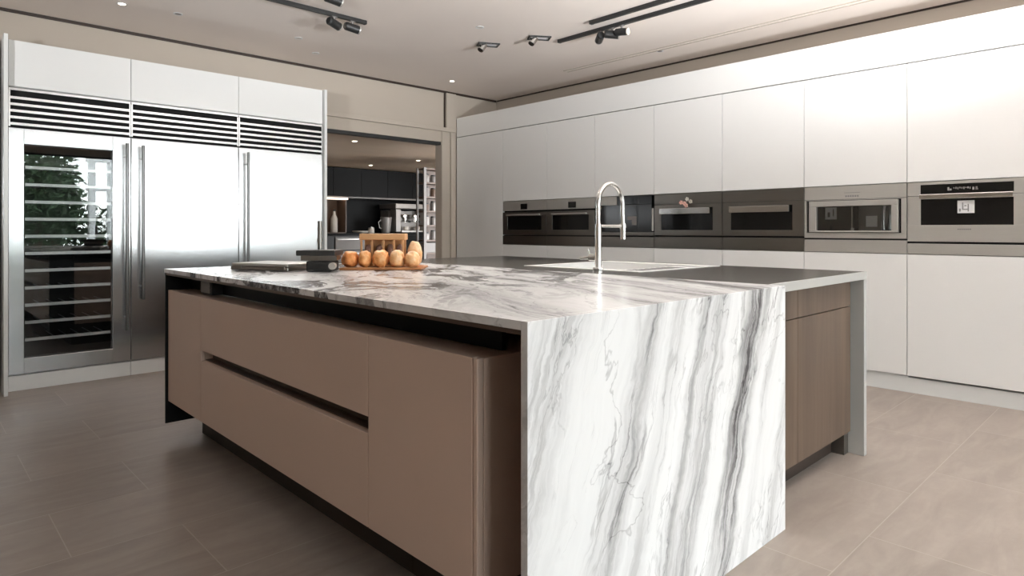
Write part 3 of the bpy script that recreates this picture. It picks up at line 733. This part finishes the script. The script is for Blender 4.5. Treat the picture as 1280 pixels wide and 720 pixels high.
MB().box(-.128, .118, -.048, .055, .142, .176, .003).build('top_board', 'pine', cr)
for x in (-.118, -.060, .002, .060, .108):
    MB().box(x - .005, x + .005, -.046, -.037, .0065, .1415, .001).build('post', 'pine', cr)
MB().box(-.120, .110, .044, .052, .0065, .1415, .001).build('back_board', 'pine', cr)
for k, (x, lb) in enumerate(((-.089, 'dark rye bun in left bay of wooden crate'), (-.029, 'dark rye bun in second bay of wooden crate'), (.031, 'dark rye bun in third bay of wooden crate'), (.084, 'dark rye bun in right bay of wooden crate'))):
    c_ = BP + Rv * (-.01 + x) + Fv * (.080 + .004)
    o = loafmesh(.043, .06, .05, 11 + k, .1).build('rye_bun', 'rye', None, True, (c_.x, c_.y, ZT + .0195), RZ)
    tag(o, lb, 'bread', 'rye buns in the crate')
    o.scale = (1, 1, 2.5)
o = loafmesh(.080, .075, .150, 31, .08).build('bread_loaf', 'crust_pale', None, True, bpos(.156, .080, .0125), RZ); tag(o, 'tall pale loaf standing right of the wooden crate', 'bread')

# ------------------------------------------------------------------ ceiling fittings
def track(name, label, p0, p1, wdt=.034):
    d = (Vector(p1) - Vector(p0)); L = d.length; a = math.atan2(d.y, d.x)
    t_ = thing(name, label, 'track light', (p0[0], p0[1], CZ), rz=a, local=True)
    MB().box(0, L, -wdt / 2, wdt / 2, -.030, -.0005, .002).build('rail', 'blackmetal', t_)
    MB().box(0, .02, -wdt / 2 - .001, wdt / 2 + .001, -.031, -.0005, .002).box(L - .02, L, -wdt / 2 - .001, wdt / 2 + .001, -.031, -.0005, .002).build('end_cap', 'blackmetal', t_)
    return t_
def head(t_, x, ax, tilt, L=.11, r=.033):
    "spotlight head under a rail at local x"
    s = MB().cyl((x, 0, -.030), (x, 0, -.058), .010).box(x - .022, x + .022, -.014, .014, -.036, -.0305, .002).build('swivel', 'greyplastic', t_, True)
    d = Vector((math.cos(ax) * math.cos(tilt), math.sin(ax) * math.cos(tilt), -math.sin(tilt)))
    c = Vector((x, 0, -.085)); a, b = c - d * L / 2, c + d * L / 2
    h = MB().cyl(a, b, r).cyl(a - d * .012, a, r * .7, r).build('lamp_head', 'blackmetal', t_, True)
    MB().ring((0, 0, 0), r * .86, r * 1.03, .010).build('bezel', 'steel_lit', h, True)
    bz = h.children[0]; bz.location = b - d * .002; bz.rotation_mode = 'QUATERNION'; bz.rotation_quaternion = Vector((0, 0, 1)).rotation_difference(d)
    MB().cyl(b, b + d * .002, r * .85).build('lens', 'lamp_dim', h)
tk = track('track_light', 'black ceiling track with two spot heads, left of centre', (1.30, 4.63), (2.77, 4.625))
head(tk, 1.185, .35, .15); head(tk, 1.345, -.15, .15)
tk = track('track_light', 'second black track just cut by top edge of photo', (1.60, 4.15), (2.26, 4.145)); head(tk, .62, 0, .1)
tk = track('track_light', 'short black ceiling track above, without visible heads', (4.10, 3.35), (4.10, 1.2))
tk = track('track_light', 'long black ceiling track with angled spot heads at right', (4.30, 3.88), (4.30, .9))
head(tk, .47, 2.4, .12, .11, .033); head(tk, .60, .7, .12, .11, .033); head(tk, .70, .2, .1, .10, .030)
def gimbal(x, y, label, a):
    t_ = thing('recessed_spotlight', label, 'spotlight', (x, y, CZ), rz=a, local=True)
    f = MB(); 
    for bx in ((-.10, .10, -.055, -.043), (-.10, .10, .043, .055), (-.10, -.088, -.043, .043), (.088, .10, -.043, .043)): f.box(bx[0], bx[1], bx[2], bx[3], -.012, -.0005, .001)
    f.build('frame', 'blackmetal', t_)
    MB().box(-.086, .086, -.042, .042, -.004, -.0005).build('reflector', 'paper', t_)
    MB().cyl((-.04, 0, -.006), (-.075, -.01, -.062), .034, .030).build('lamp_head', 'steel_bright', t_, True)
    MB().cyl((-.0755, -.0101, -.063), (-.078, -.011, -.067), .026).build('lens', 'blackglass', t_, True)
gimbal(3.93, 4.42, 'small black and chrome spotlight in ceiling, above the fridges end', -.5)
gimbal(4.12, 3.95, 'small black ceiling spotlight beside the long right track', -.6)
def downlight(x, y, z, label, r=.035, grp=None, mat='lamp'):
    t_ = thing('downlight', label, 'downlight', (x, y, z), grp, local=True)
    MB().ring((0, 0, -.004), r * .72, r, .0035).build('trim_ring', 'paper', t_, True)
    MB().cyl((0, 0, -.003), (0, 0, -.0005), r * .7).build('lens', mat, t_)
downlight(1.221, 5.55, CZ, 'small round downlight above the wine fridge')
downlight(1.60, 5.50, CZ, 'round downlight above the middle fridge column', mat='greyplastic')
downlight(4.60, 5.80, CZ, 'tiny round downlight near the ceiling corner')
downlight(5.27, 3.45, CZ, 'tiny downlight above the white cabinets', mat='greyplastic')
downlight(2.92, 5.80, CZ, 'unlit downlight above the fridges nearer the pantry', mat='cream')
downlight(2.58, 5.45, CZ, 'unlit downlight above the third fridge column', mat='cream')
downlight(3.55, 4.1, CZ, 'unlit pale downlight in centre of ceiling', mat='cream')

# ------------------------------------------------------------------ pantry furniture
bw = thing('black_cupboards', 'black wall of cupboards at back of the pantry', 'cupboard', (6.5, 10.5, 0))
b = MB()
for k in range(8):
    b.box(4.4 + k * .56, 4.955 + k * .56, 10.30, 10.32, 1.73, 2.235, .002)
b.build('cupboard_door', 'black', bw)
MB().box(4.4, 8.88, 10.325, 10.74, 1.73, 2.235).build('cupboard_body', 'black', bw)
MB().box(4.4, 8.88, 10.31, 10.36, 1.700, 1.728, .001).build('shelf_edge', 'greyplastic', bw)
pc = thing('pantry_counter', 'black counter running along the back of the pantry', 'counter', (6.5, 10.4, 0))
MB().box(4.4, 8.88, 10.05, 10.74, 1.03, 1.07, .003).build('top_slab', 'black', pc)
MB().box(6.12, 8.88, 10.10, 10.72, 0, 1.028).build('counter_body', 'black', pc)
sd = thing('steel_drawer_unit', 'grey steel drawer unit under the pantry counter', 'cabinet', (5.5, 10.4, 0))
MB().box(4.5, 6.1, 10.12, 10.72, 0, 1.028).build('cabinet_body', 'blackmetal', sd)
for k in range(3):
    MB().box(5.45, 6.08, 10.095, 10.118, .78 - k * .25, 1.01 - k * .25, .003).build('drawer_front', 'greyplastic', sd)
    MB().box(5.47, 6.06, 10.082, 10.094, .955 - k * .25, .975 - k * .25, .002).build('handle', 'steel_dim', sd)
nb = thing('display_niche', 'brown box niche standing on the pantry counter', 'niche', (5.5, 10.35, 1.07))
MB().box(5.25, 5.72, 10.5, 10.53, 1.085, 1.66).box(5.70, 5.72, 10.2, 10.5, 1.085, 1.66).box(5.25, 5.70, 10.2, 10.5, 1.0705, 1.085).build('casing', 'warmbrown', nb)
MB().box(5.25, 5.74, 10.18, 10.298, 1.662, 1.695, .003).build('light_strip', 'striplight', nb)
bt = thing('bottle', 'white bottle standing inside the brown niche', 'bottle', (5.56, 10.35, 1.086))
MB().lathe(5.56, 10.35, [(.055, 1.0865), (.06, 1.10), (.06, 1.33), (.025, 1.40), (.022, 1.46)]).build('bottle_body', 'cream', bt, True)
MB().cyl((5.56, 10.35, 1.461), (5.56, 10.35, 1.49), .024).build('cap', 'blackmetal', bt, True)
for (x, w_, h_, lb) in ((6.03, .20, .045, 'flat white dish on the pantry counter'),):
    MB_ = MB().lathe(x, 10.25, [(.07, 1.0705), (.12, 1.075), (.15, 1.10), (.145, 1.112), (.11, 1.09), (.02, 1.085)])
    tag(MB_.build('dish', 'cream', None, True), lb, 'dish')
cg = thing('canister', 'small cream canister on pantry counter behind the bread', 'canister', (6.22, 10.2, 1.07))
MB().lathe(6.22, 10.2, [(.05, 1.0705), (.055, 1.08), (.055, 1.15), (.05, 1.16)]).build('canister_body', 'cream', cg, True)
MB().lathe(6.22, 10.2, [(.052, 1.161), (.052, 1.172), (.012, 1.176), (.012, 1.19)]).build('lid', 'steel_lit', cg, True)
jg = thing('steel_jug', 'tapered steel jug beside the espresso machine', 'jug', (6.58, 10.2, 1.07))
MB().lathe(6.53, 10.2, [(.075, 1.0705), (.08, 1.08), (.105, 1.33), (.110, 1.36), (.10, 1.365)]).build('jug_body', 'silver', jg, True)
MB().tube([(6.46, 10.2, 1.14), (6.39, 10.2, 1.17), (6.37, 10.2, 1.27), (6.44, 10.2, 1.33)], .009, 10).build('handle', 'steel_dim', jg, True)
em = thing('espresso_machine', 'steel two group espresso machine on the pantry counter', 'espresso machine', (7.05, 10.35, 1.07))
m = MB().box(6.70, 7.42, 10.30, 10.66, 1.09, 1.30, .01).box(6.70, 7.42, 10.38, 10.66, 1.30, 1.50, .01).box(6.70, 6.81, 10.12, 10.30, 1.09, 1.52, .008).box(7.31, 7.42, 10.12, 10.30, 1.09, 1.52, .008)
m.build('machine_body', 'silver', em)
MB().box(6.68, 7.44, 10.10, 10.66, 1.53, 1.62, .01).build('top_tray', 'silver', em)
MB().box(6.815, 7.305, 10.10, 10.295, 1.085, 1.115, .004).build('drip_tray', 'steel_lit', em)
for x in (6.94, 7.18):
    g_ = MB().cyl((x, 10.2, 1.28), (x, 10.2, 1.36), .05).box(x - .07, x + .07, 10.12, 10.30, 1.361, 1.42, .01).build('group_head', 'steel_bright', em, True)
    MB().cyl((x, 10.15, 1.30), (x, 10.02, 1.28), .016).build('portafilter_handle', 'blackmetal', g_, True)
for x in (6.75, 7.37): MB().cyl((x, 10.3, 1.0705), (x, 10.3, 1.09), .02).cyl((x, 10.6, 1.0705), (x, 10.6, 1.09), .02).build('foot', 'rubber', em)
for x, lb in ((6.96, 'white cup under left spout of espresso machine'), (7.22, 'white cup at right of espresso drip tray')):
    tag(MB().lathe(x, 10.18, [(.025, 1.1155), (.045, 1.13), (.05, 1.19), (.046, 1.19), (.04, 1.14), (.01, 1.13)]).build('cup', 'cream', None, True), lb, 'cup', 'cups on the espresso machine')
# shelving beside the opening
su = thing('shelf_unit', 'tall open pantry shelf unit seen beside the opening', 'shelf', (6.1, 8.2, 0))
MB().box(5.80, 5.85, 8.0, 8.03, 0, 2.09, .003).box(5.81, 5.84, 8.19, 8.22, 0, 2.09, .003).box(6.62, 6.67, 8.0, 8.22, 0, 2.09, .003).build('side_frame', 'greyplastic', su)
for z in (.30, .75, .95, 1.18, 1.40, 1.62, 1.84, 2.06):
    MB().box(5.852, 6.618, 8.01, 8.22, z, z + .025, .002).build('shelf', 'warmbrown', su)
MB().box(6.02, 6.67, 8.225, 8.24, 0, 2.09).build('back_board', 'warmbrown', su)
random.seed(21)
kk = ['pale', 'grey', 'dark']
rows = {.975: 'low', 1.205: 'lower middle', 1.425: 'middle', 1.645: 'upper middle', 1.865: 'top'}
for z, rn in rows.items():
    for j, x in enumerate((5.93, 6.06)):
        h = random.uniform(.09, .15); r = .045
        j_ = thing('storage_jar', '%s jar on the %s shelf of pantry unit, %s' % (kk[(j + int(z * 10)) % 3], rn, ('nearest the side frame', 'second from side frame')[j]), 'jar', (x, 8.12, z), 'jars on the pantry shelves')
        MB().lathe(x, 8.12, [(r, z + .0005), (r, z + h * .85), (r * .8, z + h)], 18).build('jar_body', ('silver', 'greyplastic', 'warmbrown')[(j + int(z * 10)) % 3], j_, True)
        MB().cyl((x, 8.12, z + h + .0005), (x, 8.12, z + h + .018), r * .82, n=18).build('lid', 'blackmetal', j_, True)
tag(MB().box(5.86, 6.45, 8.03, 8.20, .7755, .93, .006).build('storage_box', 'greyplastic'), 'pale storage box on a low pantry shelf', 'box')
for x, y, lb in ((4.15, 7.2, 'pantry downlight nearest the opening'), (4.55, 9.3, 'pantry downlight at the left, near the black cupboards'), (6.05, 8.5, 'pantry downlight above the shelf unit'), (6.9, 9.6, 'pantry downlight in front of espresso machine'), (5.9, 9.7, 'dim pantry downlight above the counter')):
    downlight(x, y, PC, lb, .045, 'pantry downlights')

# ------------------------------------------------------------------ light
w = bpy.data.worlds.new('daylight'); scn.world = w; w.use_nodes = True
nt = w.node_tree; nt.nodes.clear()
wo = nt.nodes.new('ShaderNodeOutputWorld'); bg = nt.nodes.new('ShaderNodeBackground')
tc = nt.nodes.new('ShaderNodeTexCoord'); sp = nt.nodes.new('ShaderNodeSeparateXYZ'); cr_ = nt.nodes.new('ShaderNodeValToRGB')
nt.links.new(tc.outputs['Generated'], sp.inputs[0]); nt.links.new(sp.outputs[2], cr_.inputs[0])
cr_.color_ramp.elements[0].position = 0; cr_.color_ramp.elements[0].color = (.96, .98, 1, 1)
cr_.color_ramp.elements[1].position = 1; cr_.color_ramp.elements[1].color = (.80, .89, 1, 1)
nt.links.new(cr_.outputs[0], bg.inputs[0]); bg.inputs[1].default_value = 7.4
nt.links.new(bg.outputs[0], wo.inputs[0])
# sampling portal in the glazed wall
la = bpy.data.lights.new('window_portal', 'AREA'); la.shape = 'RECTANGLE'; la.size = WX[-1] - WX[0]; la.size_y = WZ1 - WZ0
la.cycles.is_portal = True
lo = bpy.data.objects.new('window_portal', la); COL.objects.link(lo)
lo.location = ((WX[0] + WX[-1]) / 2, Y0 - .16, (WZ0 + WZ1) / 2); lo.rotation_euler = (math.radians(90), 0, 0)
def spot(name, loc, target, energy, size=80, col=(1, .86, .72), r=.04, blend=.6):
    l = bpy.data.lights.new(name, 'SPOT'); l.energy = energy; l.spot_size = math.radians(size); l.spot_blend = blend; l.color = col; l.shadow_soft_size = r
    o = bpy.data.objects.new(name, l); COL.objects.link(o); o.location = loc
    o.rotation_euler = (Vector(target) - Vector(loc)).to_track_quat('-Z', 'Y').to_euler(); return o
spot('pantry_lamp_beam', (4.15, 7.2, PC - .02), (4.15, 7.2, 0), 8, 120)
spot('pantry_lamp_beam', (6.05, 8.5, PC - .02), (6.05, 8.5, 0), 8, 120)
spot('pantry_lamp_beam', (6.9, 9.6, PC - .02), (7.0, 9.9, 0), 12, 120)
spot('pantry_lamp_beam', (4.55, 9.3, PC - .02), (4.9, 9.6, 0), 7, 120)
spot('track_lamp_beam', (2.7, 4.6, CZ - .12), (1.9, 2.7, .92), 95, 58, (1, .93, .85))
spot('track_lamp_beam', (4.25, 3.4, CZ - .12), (2.2, 1.9, .92), 70, 60, (1, .94, .88))

# unseen lamps, added to brighten the ceiling and the fridge tops
def added_uplight(x, y, label, target, energy, size=110, h=1.3):
    t_ = thing('added_uplight', label, 'lamp', (x, y, 0))
    MB().lathe(x, y, [(.15, .0005), (.15, .02), (.02, .03)]).build('base', 'blackmetal', t_, True)
    MB().cyl((x, y, .031), (x, y, h), .012).build('pole', 'blackmetal', t_, True)
    MB().lathe(x, y, [(.03, h), (.12, h + .10), (.125, h + .12), (.105, h + .115), (.03, h + .04)]).build('lamp_shade', 'blackmetal', t_, True)
    spot('added_uplight_beam', (x, y, h + .14), target, energy, size, (.96, .98, 1), .09, .9)
added_uplight(3.3, -.9, 'added unseen fill lamp behind the camera, by the ovens', (3.6, 1.2, CZ + .6), 740, 95)
added_uplight(.6, -1.6, 'added unseen fill lamp behind the camera, nearer the middle', (2.8, 1.6, CZ + .8), 340, 85)

added_uplight(-1.1, 1.2, 'added unseen fill lamp left of the frame, facing the fridges', (1.2, 5.6, 3.0), 260, 62)

# ------------------------------------------------------------------ camera
cd = bpy.data.cameras.new('camera'); co_ = bpy.data.objects.new('camera', cd); COL.objects.link(co_)
cd.sensor_width = 36; cd.lens = 800 / 1280 * 36; cd.sensor_fit = 'HORIZONTAL'
cd.shift_y = (287.3 - 360) / 1280          # level camera, frame shifted down
cd.clip_start = .05; cd.clip_end = 100
co_.location = (0, 0, 1.13); co_.rotation_euler = (math.pi / 2, 0, TH - math.pi / 2)
scn.camera = co_
scn.view_settings.view_transform = 'Standard'; scn.view_settings.look = 'None'
scn.view_settings.gamma = 1; scn.view_settings.exposure = .92; scn.view_settings.use_curve_mapping = False
scn.cycles.use_denoising = True
scn.cycles.max_bounces = 12; scn.cycles.diffuse_bounces = 6; scn.cycles.glossy_bounces = 6; scn.cycles.transparent_max_bounces = 12
scn.cycles.sample_clamp_indirect = 8
